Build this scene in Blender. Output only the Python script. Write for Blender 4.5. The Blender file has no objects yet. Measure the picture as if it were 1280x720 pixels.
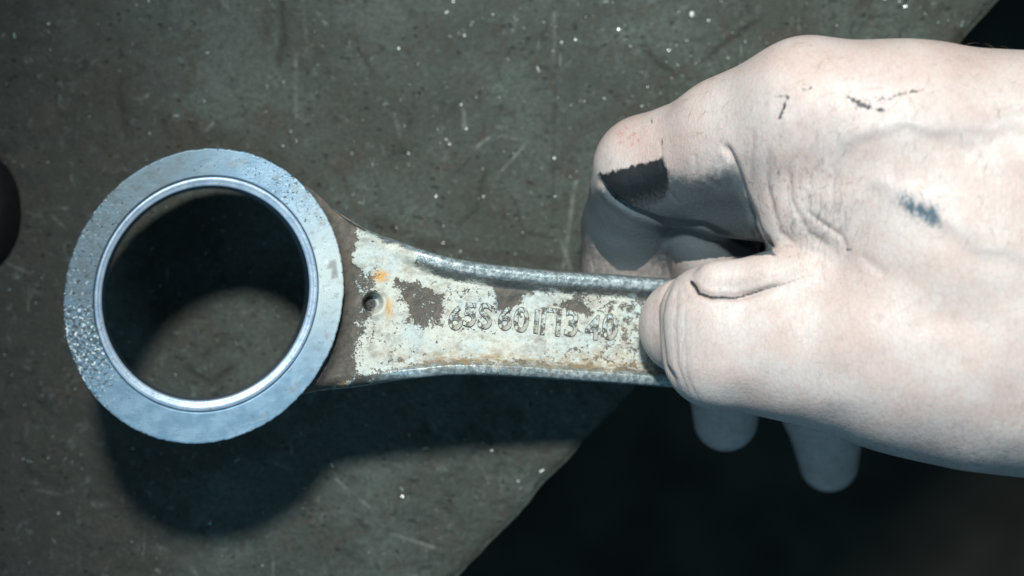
import bpy, math, random
import numpy as np
from mathutils import Vector, Matrix

random.seed(4)
RNG = np.random.default_rng(11)
MM = 0.001
scene = bpy.context.scene

# ------------------------------------------------------------------ camera, light, exposure
HC = 343.0                       # camera height above the bench, mm
F = 2030.0                       # focal length in pixels of the 1280-wide photograph
cam_d = bpy.data.cameras.new('camera')
cam = bpy.data.objects.new('camera', cam_d)
scene.collection.objects.link(cam)
cam.location = (0, 0, HC * MM)
cam.rotation_euler = (0, 0, 0)
cam_d.sensor_fit = 'HORIZONTAL'
cam_d.sensor_width = 36.0
cam_d.lens = 36.0 * F / 1280.0
cam_d.clip_start = 0.01
cam_d.clip_end = 20.0
cam_d.dof.use_dof = True
cam_d.dof.focus_distance = 0.305
cam_d.dof.aperture_fstop = 9.0
scene.camera = cam

world = bpy.data.worlds.new('World')
scene.world = world
world.use_nodes = True
bg = world.node_tree.nodes['Background']
bg.inputs[0].default_value = (0.32, 0.60, 0.78, 1)
bg.inputs[1].default_value = 0.14


def spot(name, loc, target, power, colour, radius, size, blend):
    d = bpy.data.lights.new(name, 'SPOT')
    d.energy = power; d.color = colour; d.shadow_soft_size = radius
    d.spot_size = math.radians(size); d.spot_blend = blend
    o = bpy.data.objects.new(name, d)
    scene.collection.objects.link(o)
    o.location = Vector(loc) * MM
    o.rotation_euler = (Vector(target) - Vector(loc)).to_track_quat('-Z', 'Y').to_euler()
    return o


def area(name, loc, target, power, colour, sx, sy):
    d = bpy.data.lights.new(name, 'AREA')
    d.energy = power; d.color = colour; d.shape = 'RECTANGLE'; d.size = sx; d.size_y = sy
    o = bpy.data.objects.new(name, d)
    scene.collection.objects.link(o)
    o.location = Vector(loc) * MM
    o.rotation_euler = (Vector(target) - Vector(loc)).to_track_quat('-Z', 'Y').to_euler()
    return o


spot('work_lamp', (-12, 240, 545), (58, 0, 30), 18.4, (0.99, 1.0, 0.955), 0.026, 44, 1.0)
area('cool_fill', (-260, -330, 620), (-20, 0, 20), 0.85, (0.33, 0.68, 0.96), 0.35, 0.25)  # unseen cool fill, added to tint the shadows blue

scene.view_settings.view_transform = 'Standard'
scene.view_settings.look = 'None'
scene.view_settings.exposure = 0.0
scene.view_settings.gamma = 1.0
scene.cycles.use_denoising = True


# ------------------------------------------------------------------ helpers
def P(px, py, z):
    """world point (mm) that stands at height z on the sight line of pixel (px, py) of the photograph"""
    s = (HC - z) / F
    return np.array([(px - 640.0) * s, (360.0 - py) * s, z])


def to_px(V):
    s = F / (HC - V[:, 2])
    return 640.0 + V[:, 0] * s, 360.0 - V[:, 1] * s


def smooth(a, b, x):
    t = np.clip((x - a) / (b - a), 0, 1)
    return t * t * (3 - 2 * t)


_tab = {}


def vnoise(x, y, seed=0):
    if seed not in _tab:
        _tab[seed] = np.random.default_rng(1000 + seed).random((256, 256))
    T = _tab[seed]
    xi = np.floor(x).astype(int); yi = np.floor(y).astype(int)
    fx = x - xi; fy = y - yi
    fx = fx * fx * (3 - 2 * fx); fy = fy * fy * (3 - 2 * fy)
    a = T[xi & 255, yi & 255]; b = T[(xi + 1) & 255, yi & 255]
    c = T[xi & 255, (yi + 1) & 255]; d = T[(xi + 1) & 255, (yi + 1) & 255]
    return (a * (1 - fx) + b * fx) * (1 - fy) + (c * (1 - fx) + d * fx) * fy - 0.5


def fbm(x, y, wl, octs=3, seed=0):
    r = 0; amp = 1
    for k in range(octs):
        r = r + amp * vnoise(x / wl + 17.3 * k, y / wl + 5.1 * k, seed + k)
        wl *= 0.5; amp *= 0.5
    return r


def seg_dist(x, y, pts):
    """distance from points to a polyline and the position along it (0..1)"""
    best = np.full(np.shape(x), 1e9); tt = np.zeros(np.shape(x))
    n = len(pts) - 1
    for k in range(n):
        ax, ay = pts[k]; bx, by = pts[k + 1]
        dx, dy = bx - ax, by - ay
        t = np.clip(((x - ax) * dx + (y - ay) * dy) / (dx * dx + dy * dy + 1e-9), 0, 1)
        d = np.hypot(x - ax - t * dx, y - ay - t * dy)
        m = d < best
        best = np.where(m, d, best); tt = np.where(m, (k + t) / n, tt)
    return best, tt


def poly_inside(x, y, pts):
    ins = np.zeros(np.shape(x), bool)
    n = len(pts)
    for k in range(n):
        x0, y0 = pts[k]; x1, y1 = pts[(k + 1) % n]
        c = ((y0 > y) != (y1 > y)) & (x < (x1 - x0) * (y - y0) / (y1 - y0 + 1e-12) + x0)
        ins ^= c
    return ins


def poly_soft(x, y, pts, soft):
    d, _ = seg_dist(x, y, list(pts) + [pts[0]])
    s = np.where(poly_inside(x, y, pts), d, -d)
    return smooth(-soft, soft, s)


def mesh_np(name, V, Q, mat=None, attrs=None, parent=None, flat=False):
    """one mesh object from arrays: V in mm, Q quads (n,4) or triangles (n,3)"""
    V = np.asarray(V, float); Q = np.asarray(Q, np.int32)
    me = bpy.data.meshes.new(name)
    me.vertices.add(len(V)); me.vertices.foreach_set('co', (V * MM).astype(np.float32).ravel())
    k = Q.shape[1]
    me.loops.add(Q.size); me.loops.foreach_set('vertex_index', Q.ravel())
    me.polygons.add(len(Q)); me.polygons.foreach_set('loop_start', np.arange(len(Q), dtype=np.int32) * k)
    me.update(calc_edges=True); me.validate()
    me.polygons.foreach_set('use_smooth', np.full(len(me.polygons), not flat))
    for an, av in (attrs or {}).items():
        at = me.attributes.new(an, 'FLOAT', 'POINT')
        at.data.foreach_set('value', np.asarray(av, np.float32))
    o = bpy.data.objects.new(name, me)
    scene.collection.objects.link(o)
    if mat: me.materials.append(mat)
    if parent: o.parent = parent
    return o


def grid_quads(nu, nv, wrap_v=False, wrap_u=False):
    i = np.arange(nu if wrap_u else nu - 1)[:, None]; j = np.arange(nv if wrap_v else nv - 1)[None, :]
    i2 = (i + 1) % nu; j2 = (j + 1) % nv
    return np.stack([i * nv + j, i2 * nv + j, i2 * nv + j2, i * nv + j2], -1).reshape(-1, 4)


def tag(o, label=None, cat=None, group=None, kind=None):
    for k, v in (('label', label), ('category', cat), ('group', group), ('kind', kind)):
        if v: o[k] = v
    return o


# node helpers
class NT:
    def __init__(s, name):
        s.m = bpy.data.materials.new(name); s.m.use_nodes = True
        s.t = s.m.node_tree; s.b = s.t.nodes['Principled BSDF']
        s.tc = s.t.nodes.new('ShaderNodeTexCoord')

    def put(s, sock, v):
        if hasattr(v, 'links') or isinstance(v, bpy.types.NodeSocket): s.t.links.new(v, sock)
        elif isinstance(v, (tuple, list)): sock.default_value = (*v, 1) if len(v) == 3 and sock.type == 'RGBA' else v
        else: sock.default_value = v

    def noise(s, wl, detail=3, rough=0.55, stretch=None, out=0, dist=0.0):
        n = s.t.nodes.new('ShaderNodeTexNoise')
        n.inputs['Scale'].default_value = 1.0 / (wl * MM); n.inputs['Detail'].default_value = detail
        n.inputs['Roughness'].default_value = rough; n.inputs['Distortion'].default_value = dist
        s.t.links.new(s.co(stretch), n.inputs['Vector'])
        return n.outputs[out]

    def co(s, stretch=None, rot=0.0):
        if stretch is None: return s.tc.outputs['Object']
        m = s.t.nodes.new('ShaderNodeMapping')
        m.inputs['Scale'].default_value = stretch[:3]
        if len(stretch) > 3: m.inputs['Rotation'].default_value = (0, 0, stretch[3])
        s.t.links.new(s.tc.outputs['Object'], m.inputs['Vector'])
        return m.outputs[0]

    def nz(s):
        x = s.t.nodes.new('ShaderNodeSeparateXYZ'); s.t.links.new(s.tc.outputs['Normal'], x.inputs[0])
        return x.outputs[2]

    def voro(s, wl, feature='F1', stretch=None, out='Distance', rnd=1.0):
        n = s.t.nodes.new('ShaderNodeTexVoronoi'); n.feature = feature
        n.inputs['Scale'].default_value = 1.0 / (wl * MM); n.inputs['Randomness'].default_value = rnd
        s.t.links.new(s.co(stretch), n.inputs['Vector'])
        return n.outputs[out]

    def attr(s, name):
        n = s.t.nodes.new('ShaderNodeAttribute'); n.attribute_name = name
        return n.outputs['Fac']

    def math(s, op, a, b=0.0, c=None, clamp=False):
        n = s.t.nodes.new('ShaderNodeMath'); n.operation = op; n.use_clamp = clamp
        s.put(n.inputs[0], a); s.put(n.inputs[1], b)
        if c is not None: s.put(n.inputs[2], c)
        return n.outputs[0]

    def ramp(s, v, a, b, lo=0.0, hi=1.0):
        n = s.t.nodes.new('ShaderNodeMapRange'); n.interpolation_type = 'SMOOTHSTEP'
        s.put(n.inputs['Value'], v); s.put(n.inputs['From Min'], a); s.put(n.inputs['From Max'], b)
        n.inputs['To Min'].default_value = lo; n.inputs['To Max'].default_value = hi
        return n.outputs[0]

    def mix(s, f, a, b, mode='MIX'):
        n = s.t.nodes.new('ShaderNodeMix'); n.data_type = 'RGBA'; n.blend_type = mode
        s.put(n.inputs[0], f); s.put(n.inputs[6], a); s.put(n.inputs[7], b)
        return n.outputs[2]

    def mixf(s, f, a, b):
        n = s.t.nodes.new('ShaderNodeMix'); n.data_type = 'FLOAT'
        s.put(n.inputs[0], f); s.put(n.inputs[2], a); s.put(n.inputs[3], b)
        return n.outputs[0]

    def bump(s, h, dist_mm, strength=1.0, prev=None):
        n = s.t.nodes.new('ShaderNodeBump')
        n.inputs['Distance'].default_value = dist_mm * MM; n.inputs['Strength'].default_value = strength
        s.put(n.inputs['Height'], h)
        if prev is not None: s.t.links.new(prev, n.inputs['Normal'])
        return n.outputs[0]

    def set(s, **k):
        for n, v in k.items():
            s.put(s.b.inputs[n.replace('_', ' ')], v)
        return s.m


# ------------------------------------------------------------------ materials
def mat_bench():
    n = NT('grimy_bench_steel')
    big = n.noise(24, 4, 0.6); med = n.noise(6, 4, 0.6); fine = n.noise(0.9, 3, 0.6)
    brown = n.attr('brown')
    c = n.mix(n.ramp(big, 0.40, 0.62), (0.049, 0.061, 0.050), (0.080, 0.104, 0.091))
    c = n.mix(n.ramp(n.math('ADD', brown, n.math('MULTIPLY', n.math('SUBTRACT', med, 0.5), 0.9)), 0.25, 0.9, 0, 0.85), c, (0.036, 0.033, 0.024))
    c = n.mix(n.ramp(n.noise(8, 6, 0.7, dist=0.5), 0.50, 0.68, 0, 0.8), c, (0.056, 0.045, 0.030))          # oily patches
    c = n.mix(n.ramp(n.noise(2.6, 6, 0.75, dist=0.6), 0.54, 0.74, 0, 0.8), c, (0.17, 0.21, 0.195))
    c = n.mix(n.ramp(n.noise(4.0, 6, 0.75, stretch=(1, 1, 1, 0.4)), 0.54, 0.68, 0, 0.85), c, (0.024, 0.024, 0.019))   # rubbed bare spots
    c = n.mix(n.ramp(fine, 0.35, 0.7, 0, 0.55), c, (0.028, 0.030, 0.026))
    scr = n.ramp(n.noise(0.55, 2, 0.5, stretch=(1.0, 0.06, 1.0, 0.06)), 0.70, 0.76)
    scr = n.math('MULTIPLY', scr, n.ramp(n.noise(9, 2, 0.5), 0.50, 0.62))
    c = n.mix(n.math('MULTIPLY', scr, 0.6), c, (0.30, 0.34, 0.32))
    scr2 = n.math('MULTIPLY', n.ramp(n.noise(0.5, 2, 0.5, stretch=(1.0, 0.05, 1.0, -0.95)), 0.71, 0.77), n.ramp(n.noise(11, 2, 0.5, stretch=(1, 1, 1, 1.2)), 0.53, 0.64))
    c = n.mix(n.math('MULTIPLY', scr2, 0.5), c, (0.30, 0.34, 0.32))
    c = n.mix(n.attr('scratch'), c, (0.24, 0.27, 0.25))
    c = n.mix(n.attr('groove'), c, (0.018, 0.016, 0.012))
    pitm = n.math('MULTIPLY', n.ramp(n.voro(2.3, stretch=(1, 1.4, 1, 0.8)), 0.26, 0.12), n.ramp(n.noise(6, 3, 0.6, stretch=(1, 1, 1, 1.5)), 0.50, 0.60))
    c = n.mix(n.math('MULTIPLY', pitm, 0.45), c, (0.016, 0.017, 0.015))
    gr = n.ramp(n.noise(0.28, 2, 0.6), 0.60, 0.74)
    c = n.mix(n.math('MULTIPLY', gr, 0.5), c, (0.21, 0.245, 0.23))
    c = n.mix(n.ramp(n.noise(0.33, 2, 0.6, stretch=(1, 1, 1, 0.9)), 0.58, 0.72, 0, 0.65), c, (0.022, 0.024, 0.022))
    sp = n.ramp(n.voro(1.7), 0.10, 0.04)
    sp = n.math('MULTIPLY', sp, n.ramp(n.noise(5, 2, 0.5, stretch=(1, 1, 1, 2.1)), 0.52, 0.64))
    c = n.mix(n.math('MULTIPLY', sp, 0.7), c, (0.42, 0.45, 0.42))
    h = n.math('ADD', n.math('MULTIPLY', n.noise(1.6, 5, 0.65), 1.0), n.math('MULTIPLY', fine, 0.4))
    h = n.math('SUBTRACT', n.math('ADD', h, n.math('MULTIPLY', n.noise(0.4, 2, 0.7), 0.6)), n.math('MULTIPLY', pitm, 0.9))
    nb = n.bump(h, 0.42, 0.9)
    return n.set(Base_Color=c, Roughness=n.ramp(med, 0.3, 0.7, 0.45, 0.72), Normal=nb, Specular_IOR_Level=0.45)


def mat_ring():
    n = NT('worn_machined_steel')
    wear = n.attr('wear')
    fine = n.noise(0.55, 4, 0.65); med = n.noise(3, 3, 0.6)
    c = n.mix(n.ramp(med, 0.35, 0.65), (0.165, 0.30, 0.425), (0.25, 0.405, 0.54))
    c = n.mix(n.math('MULTIPLY', n.attr('refl_pale'), 0.8), c, (0.58, 0.65, 0.62))  # painted reflection: paler on the ring's right
    c = n.mix(n.math('MULTIPLY', n.attr('refl_dark'), n.ramp(med, 0.2, 0.7, 0.62, 1.0)), c, (0.085, 0.12, 0.135))  # painted reflection: darker on the ring's upper left
    c = n.mix(n.ramp(n.noise(1.8, 5, 0.75, stretch=(1, 1, 1, 0.5)), 0.56, 0.72, 0, 0.6), c, (0.12, 0.15, 0.16))
    pit = n.ramp(n.math('ADD', n.noise(0.75, 4, 0.62), n.math('MULTIPLY', wear, 0.17)), 0.66, 0.74)
    c = n.mix(n.math('MULTIPLY', pit, 0.85), c, (0.065, 0.075, 0.075))
    spk = n.ramp(n.math('ADD', n.noise(0.7, 3, 0.6), n.math('MULTIPLY', wear, 0.10)), 0.64, 0.72)
    c = n.mix(n.math('MULTIPLY', spk, n.math('MULTIPLY', wear, 1.0)), c, (0.72, 0.80, 0.82))
    st = n.ramp(n.noise(0.9, 4, 0.65, stretch=(1, 1, 1, 0.7)), 0.64, 0.69)
    c = n.mix(n.math('MULTIPLY', st, 0.7), c, (0.16, 0.17, 0.15))
    c = n.mix(n.math('MULTIPLY', n.attr('stain'), 0.8), c, (0.22, 0.23, 0.22))
    c = n.mix(n.math('MULTIPLY', n.attr('side'), 0.92), c, (0.055, 0.045, 0.035))
    vl = n.t.nodes.new('ShaderNodeVectorMath'); vl.operation = 'LENGTH'
    n.t.links.new(n.tc.outputs['Object'], vl.inputs[0])
    cx_ = n.t.nodes.new('ShaderNodeCombineXYZ'); n.t.links.new(vl.outputs['Value'], cx_.inputs[0])
    rn = n.t.nodes.new('ShaderNodeTexNoise'); rn.inputs['Scale'].default_value = 3600; rn.inputs['Detail'].default_value = 4; rn.inputs['Roughness'].default_value = 0.7
    n.t.links.new(cx_.outputs[0], rn.inputs['Vector'])
    tool = rn.outputs[0]
    c = n.mix(n.ramp(tool, 0.48, 0.70, 0, 0.35), c, (0.12, 0.17, 0.20))
    h = n.math('SUBTRACT', n.math('MULTIPLY', fine, n.math('ADD', n.math('MULTIPLY', wear, 1.2), 0.25)), n.math('MULTIPLY', pit, 0.7))
    return n.set(Base_Color=c, Metallic=n.mixf(n.attr('side'), 0.30, 0.1), Roughness=n.mixf(pit, 0.50, 0.65), Normal=n.bump(h, 0.10, 0.8))


def mat_bush():
    n = NT('bushing_steel')
    c = n.mix(n.ramp(n.noise(2.5, 3, 0.6), 0.35, 0.65), (0.30, 0.41, 0.54), (0.42, 0.53, 0.64))
    c = n.mix(n.ramp(n.noise(0.7, 4, 0.65), 0.60, 0.70, 0, 0.7), c, (0.12, 0.14, 0.15))
    return n.set(Base_Color=c, Metallic=0.35, Roughness=0.42, Normal=n.bump(n.noise(0.5, 3, 0.6), 0.06, 0.7))


def mat_rod(letters=False):
    n = NT('raised_letter_steel' if letters else 'scaly_cast_steel')
    coat = n.attr('coat') if not letters else n.math('SUBTRACT', 0.57, n.math('MULTIPLY', n.ramp(n.nz(), 0.97, 0.7), 0.30))
    edge = n.attr('edge') if not letters else 0.0
    rust = n.attr('rust') if not letters else 0.0
    black = n.attr('black') if not letters else 0.0
    fine = n.noise(0.35, 4, 0.65); med = n.noise(1.6, 4, 0.68, dist=0.4); big = n.noise(7, 3, 0.6)
    base = n.mix(n.ramp(med, 0.35, 0.65), (0.135, 0.118, 0.098), (0.075, 0.074, 0.068))
    base = n.mix(n.math('MULTIPLY', edge, 0.93), base, n.mix(n.ramp(n.noise(1.1, 4, 0.7), 0.40, 0.62), (0.20, 0.26, 0.28), (0.50, 0.60, 0.62)))
    v = n.math('ADD', coat, n.math('MULTIPLY', n.math('SUBTRACT', med, 0.5), 1.35))
    v = n.math('ADD', v, n.math('MULTIPLY', n.math('SUBTRACT', fine, 0.5), 0.95))
    m = n.ramp(v, 0.42, 0.60)
    cc = n.mix(n.ramp(big, 0.38, 0.62), (0.56, 0.64, 0.63), (0.64, 0.66, 0.59))
    cc = n.mix(n.ramp(n.noise(0.8, 4, 0.7), 0.50, 0.72, 0, 0.65), cc, (0.30, 0.32, 0.28))
    cc = n.mix(n.ramp(n.noise(2.6, 6, 0.72, stretch=(0.7, 1, 1, 0.2)), 0.47, 0.66, 0, 0.7), cc, (0.30, 0.275, 0.225))
    cc = n.mix(n.ramp(n.noise(0.25, 2, 0.6), 0.6, 0.72, 0, 0.5), cc, (0.20, 0.20, 0.17))
    c = n.mix(m, base, cc)
    c = n.mix(n.math('MULTIPLY', rust, n.ramp(n.noise(0.9, 3, 0.6), 0.3, 0.5, 0.35, 1)), c, (0.66, 0.37, 0.10))
    if not letters:
        c = n.mix(n.math('MULTIPLY', n.attr('tan'), n.ramp(n.noise(1.2, 5, 0.7, stretch=(0.6, 1.2, 1)), 0.36, 0.62)), c, (0.36, 0.27, 0.16))
    c = n.mix(black, c, (0.012, 0.014, 0.014))
    h = n.math('ADD', n.math('MULTIPLY', m, 0.7), n.math('ADD', n.math('MULTIPLY', fine, 0.6), n.math('MULTIPLY', med, 0.5)))
    return n.set(Base_Color=c, Metallic=n.math('MULTIPLY', n.math('SUBTRACT', 1.0, m), n.mixf(edge, 0.15, 0.45)),
                 Roughness=n.mixf(m, n.mixf(edge, 0.6, 0.36), 0.7), Normal=n.bump(n.math('MULTIPLY', h, n.mixf(edge, 1.0, 0.5)), 0.16, 1.0))


def mat_skin():
    n = NT('greasy_skin')
    mott = n.noise(9, 4, 0.6); m2 = n.noise(2.2, 3, 0.6)
    c = n.mix(n.ramp(mott, 0.35, 0.65), (0.59, 0.488, 0.452), (0.635, 0.572, 0.545))
    c = n.mix(n.ramp(m2, 0.50, 0.75, 0, 0.32), c, (0.55, 0.43, 0.395))
    wl = n.ramp(n.noise(1.1, 4, 0.65, stretch=(1.5, 0.22, 1.0, 0.12), dist=0.5), 0.53, 0.66)
    wl = n.math('MULTIPLY', wl, n.attr('wrk'))
    c = n.mix(n.math('MULTIPLY', wl, 0.62), c, (0.24, 0.23, 0.22))
    c = n.mix(n.math('MULTIPLY', n.attr('vein'), 0.30), c, (0.42, 0.44, 0.46))
    c = n.mix(n.ramp(n.noise(0.35, 2, 0.5), 0.62, 0.75, 0, 0.25), c, (0.42, 0.30, 0.26))
    c = n.mix(n.math('MULTIPLY', n.attr('pink'), 0.45), c, (0.62, 0.43, 0.38))
    fl_ = n.voro(0.95, 'DISTANCE_TO_EDGE', stretch=(1.1, 0.5, 1.0))
    c = n.mix(n.ramp(fl_, 0.10, 0.0, 0, 0.22), c, (0.33, 0.25, 0.22))
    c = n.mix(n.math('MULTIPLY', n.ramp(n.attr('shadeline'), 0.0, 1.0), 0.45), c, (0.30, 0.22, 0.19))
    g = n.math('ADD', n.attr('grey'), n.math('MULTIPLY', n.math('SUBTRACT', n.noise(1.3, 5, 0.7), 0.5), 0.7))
    c = n.mix(n.ramp(g, 0.12, 0.90, 0, 0.95), c, (0.062, 0.090, 0.104))  # grease film together with painted finger shade
    bl = n.math('ADD', n.attr('blue'), n.math('MULTIPLY', n.math('SUBTRACT', n.noise(1.0, 6, 0.8, stretch=(1.5, 0.6, 1, 0.9)), 0.5), 3.2))
    c = n.mix(n.ramp(bl, 0.25, 0.95, 0, 0.95), c, (0.06, 0.115, 0.155))
    d = n.math('ADD', n.attr('dirt'), n.math('MULTIPLY', n.math('SUBTRACT', n.noise(0.7, 5, 0.75, stretch=(1.4, 0.6, 1)), 0.5), 1.0))
    c = n.mix(n.ramp(d, 0.24, 0.82, 0, 0.98), c, (0.012, 0.017, 0.021))
    c = n.mix(n.math('MULTIPLY', n.attr('red'), n.ramp(n.noise(0.4, 3, 0.6), 0.35, 0.6, 0.0, 0.55)), c, (0.45, 0.10, 0.08))
    lines = n.voro(0.8, 'DISTANCE_TO_EDGE', stretch=(1.0, 0.55, 1.0))
    h = n.math('ADD', n.math('MULTIPLY', n.ramp(lines, 0.0, 0.2), 0.35), n.math('MULTIPLY', n.noise(0.45, 3, 0.6), 0.8))
    h = n.math('ADD', h, n.math('MULTIPLY', n.noise(2.2, 3, 0.6, stretch=(1.3, 0.35, 1.0, 0.1)), 1.6))
    h = n.math('SUBTRACT', h, n.math('MULTIPLY', wl, 1.4))
    n.b.inputs['Subsurface Radius'].default_value = (1.0, 0.35, 0.2)
    n.b.inputs['Subsurface Scale'].default_value = 0.0016
    return n.set(Base_Color=c, Roughness=n.mixf(n.ramp(g, 0.2, 0.9), n.ramp(m2, 0.3, 0.7, 0.44, 0.60), 0.30), Subsurface_Weight=0.25, Specular_IOR_Level=0.40,
                 Normal=n.bump(h, 0.12, 0.45))


def mat_plain(name, col, rough=0.6, metal=0.0, wl=3.0, amp=0.5, bump=0.1):
    n = NT(name)
    c = n.mix(n.ramp(n.noise(wl, 4, 0.6), 0.3, 0.7), tuple(x * (1 - amp) for x in col), tuple(min(1, x * (1 + amp)) for x in col))
    return n.set(Base_Color=c, Roughness=rough, Metallic=metal, Normal=n.bump(n.noise(wl * 0.3, 3, 0.6), bump, 0.6))


M_bench = mat_bench(); M_ring = mat_ring(); M_bush = mat_bush(); M_rod = mat_rod(); M_let = mat_rod(True)
M_skin = mat_skin()
M_nail = mat_plain('thumbnail', (0.66, 0.60, 0.54), 0.30, 0, 4, 0.08, 0.02)
M_floor = mat_plain('dark_oily_floor', (0.034, 0.033, 0.024), 0.8, 0, 60, 0.5, 1)
M_black = mat_plain('matte_black', (0.006, 0.007, 0.008), 0.6, 0, 2, 0.3, 0.05)
M_flake = mat_plain('bright_swarf', (0.55, 0.60, 0.58), 0.35, 0.5, 1, 0.2, 0.01)
M_crumb = mat_plain('white_crumb', (0.75, 0.78, 0.76), 0.7, 0, 0.6, 0.1, 0.05)

# ------------------------------------------------------------------ floor far below and the bench
fv = np.array([[-1500, -1500, -800], [1500, -1500, -800], [1500, 1500, -800], [-1500, 1500, -800]], float)
tag(mesh_np('floor', fv, [[0, 1, 2, 3]], M_floor), kind='structure')

E0 = P(575, 720, 0); E1 = P(1250, 0, 0)
ed = (E1 - E0)[:2]; ed /= np.linalg.norm(ed)
inn = np.array([-ed[1], ed[0]])                       # points into the bench (up and left)


def bench_xy(s, t):
    return E0[0] + ed[0] * s + inn[0] * t, E0[1] + ed[1] * s + inn[1] * t


GROOVES = [([(352, -10), (354, 40), (345, 92)], 3.2, 0.45), ([(148, 85), (150, 130), (163, 185)], 5.0, 0.35),
           ([(800, 52), (822, 78), (852, 97)], 3.2, 0.40), ([(960, 14), (915, 48), (872, 82)], 3.2, 0.28),
           ([(690, 20), (694, 140), (690, 300)], 1.2, 0.15), ([(610, 205), (596, 260), (560, 292)], 2.0, 0.25),
           ([(640, 240), (655, 290), (700, 300)], 2.0, 0.22), ([(225, 455), (262, 480), (300, 455)], 4.0, 0.35)]
SCRATCH = [([(369, 66), (370, 146)], 1.3), ([(579, 125), (580, 160)], 1.5), ([(595, 185), (612, 170)], 1.6), ([(693, 15), (692, 80)], 1.2),
           ([(720, 225), (703, 345)], 1.6), ([(490, 668), (550, 688)], 1.6), ([(492, 140), (500, 172)], 1.1), ([(600, 690), (612, 678)], 1.6),
           ([(395, 12), (408, 32)], 1.0), ([(650, 10), (640, 40)], 0.9), ([(250, 168), (275, 145)], 1.1), ([(420, 600), (470, 640)], 0.9)]
sa = np.concatenate([np.linspace(-900, -200, 12)[:-1], np.linspace(-70 - 130, 330, 1080), np.linspace(330, 1100, 14)[1:]])
ta = np.concatenate([np.array([0.0]), np.linspace(0.5, 190, 400), np.linspace(190, 900, 16)[1:]])
S, Tt = np.meshgrid(sa, ta, indexing='ij')
edge_wob = 0.5 * fbm(S, S * 0, 14, 3, 31) + 0.35 * fbm(S, S * 0 + 9, 3, 2, 33)
X, Y = bench_xy(S, Tt + np.where(Tt < 8, (8 - Tt) / 8, 0) * edge_wob)
Z = 0.55 * fbm(X, Y, 18, 3, 1) + 0.75 * fbm(X, Y, 4.2, 4, 5) * smooth(-0.2, 0.3, fbm(X, Y, 26, 2, 9) + 0.1)
pits = fbm(X, Y, 2.6, 2, 12)
Z -= 0.34 * smooth(0.22, 0.36, pits) * smooth(-0.1, 0.3, fbm(X, Y, 20, 2, 21))
Z -= 1.6 * np.exp(-Tt / 1.3)                          # worn rounded arris
pxb, pyb = to_px(np.stack([X.ravel(), Y.ravel(), np.zeros(X.size)], 1))
gro = np.zeros(X.size); scr = np.zeros(X.size)
zf = Z.ravel().copy()
wob = 4 * vnoise(pxb / 14, pyb / 14, 40)
for pts, w, dep in GROOVES:
    d, t = seg_dist(pxb + wob, pyb + wob * 0.7, pts)
    a = np.exp(-(d / w) ** 2) * smooth(0, 0.15, t) * (1 - smooth(0.85, 1, t))
    zf -= dep * a; gro = np.maximum(gro, a * 0.75)
for pts, w in SCRATCH:
    d, t = seg_dist(pxb + wob * 0.3, pyb, pts)
    scr = np.maximum(scr, np.exp(-(d / w) ** 2) * (0.5 + vnoise(pxb / 6, pyb / 6, 44)))
srng = np.random.default_rng(77)
for _ in range(70):
    x0, y0 = srng.uniform(0, 1150), srng.uniform(-10, 720)
    aa = srng.choice([1.57, 1.45, 0.55, 2.3]) + srng.normal() * 0.25; L_ = srng.uniform(8, 46) * (1 + (srng.random() < 0.12))
    x1, y1 = x0 + L_ * math.cos(aa), y0 + L_ * math.sin(aa)
    near = np.where((np.abs(pxb - (x0 + x1) / 2) < L_) & (np.abs(pyb - (y0 + y1) / 2) < L_))[0]
    if not len(near): continue
    d, t = seg_dist(pxb[near] + wob[near] * 0.4, pyb[near], [(x0, y0), (x1, y1)])
    a = np.exp(-(d / srng.uniform(0.8, 1.6)) ** 2) * np.sin(math.pi * np.clip(t, 0, 1)) ** 0.5
    if srng.random() < 0.6: scr[near] = np.maximum(scr[near], a * srng.uniform(0.25, 0.8) * (0.6 + vnoise(pxb[near] / 4, pyb[near] / 4, 46)))
    else: gro[near] = np.maximum(gro[near], a * 0.7)
    zf[near] -= 0.10 * a
zf -= zf.max() - 0.0
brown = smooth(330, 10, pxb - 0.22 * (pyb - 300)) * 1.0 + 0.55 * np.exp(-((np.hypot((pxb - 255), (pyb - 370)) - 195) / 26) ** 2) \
    + 0.5 * np.exp(-((np.hypot(pxb - 740, pyb - 190) - 30) / 22) ** 2) + 0.6 * np.exp(-(((pxb - 180) / 70) ** 2 + ((pyb - 150) / 120) ** 2))  # halos paint grease and contact shade around ring and finger
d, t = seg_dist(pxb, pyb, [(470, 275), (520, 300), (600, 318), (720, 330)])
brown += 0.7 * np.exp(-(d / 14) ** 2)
Vb = np.stack([X.ravel(), Y.ravel(), zf], 1)
ns, nt = S.shape
Qb = grid_quads(ns, nt)
# front face below the edge, 45 mm deep, and a plain underside far edge
ev = Vb.reshape(ns, nt, 3)[:, 0].copy()
rows = [ev + np.array([0, 0, -dz]) + np.append(-inn * ox, 0) for dz, ox in ((0.6, 0.25), (2, 0.4), (20, 0.4), (45, 0.4))]
base = len(Vb)
Vs = np.concatenate([r for r in rows], 0)
idx0 = np.arange(ns) * nt
rings = [idx0] + [base + k * ns + np.arange(ns) for k in range(4)]
Qs = []
for k in range(4):
    a, b = rings[k], rings[k + 1]
    Qs.append(np.stack([a[:-1], a[1:], b[1:], b[:-1]], 1)[:, ::-1])
Vall = np.concatenate([Vb, Vs]); Qall = np.concatenate([Qb[:, ::-1]] + Qs)
pad = np.zeros(len(Vs))
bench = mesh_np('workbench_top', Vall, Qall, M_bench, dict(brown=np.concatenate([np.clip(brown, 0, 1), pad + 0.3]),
                groove=np.concatenate([gro, pad]), scratch=np.concatenate([np.clip(scr, 0, 0.85), pad])))
tag(bench, kind='structure')

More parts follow.
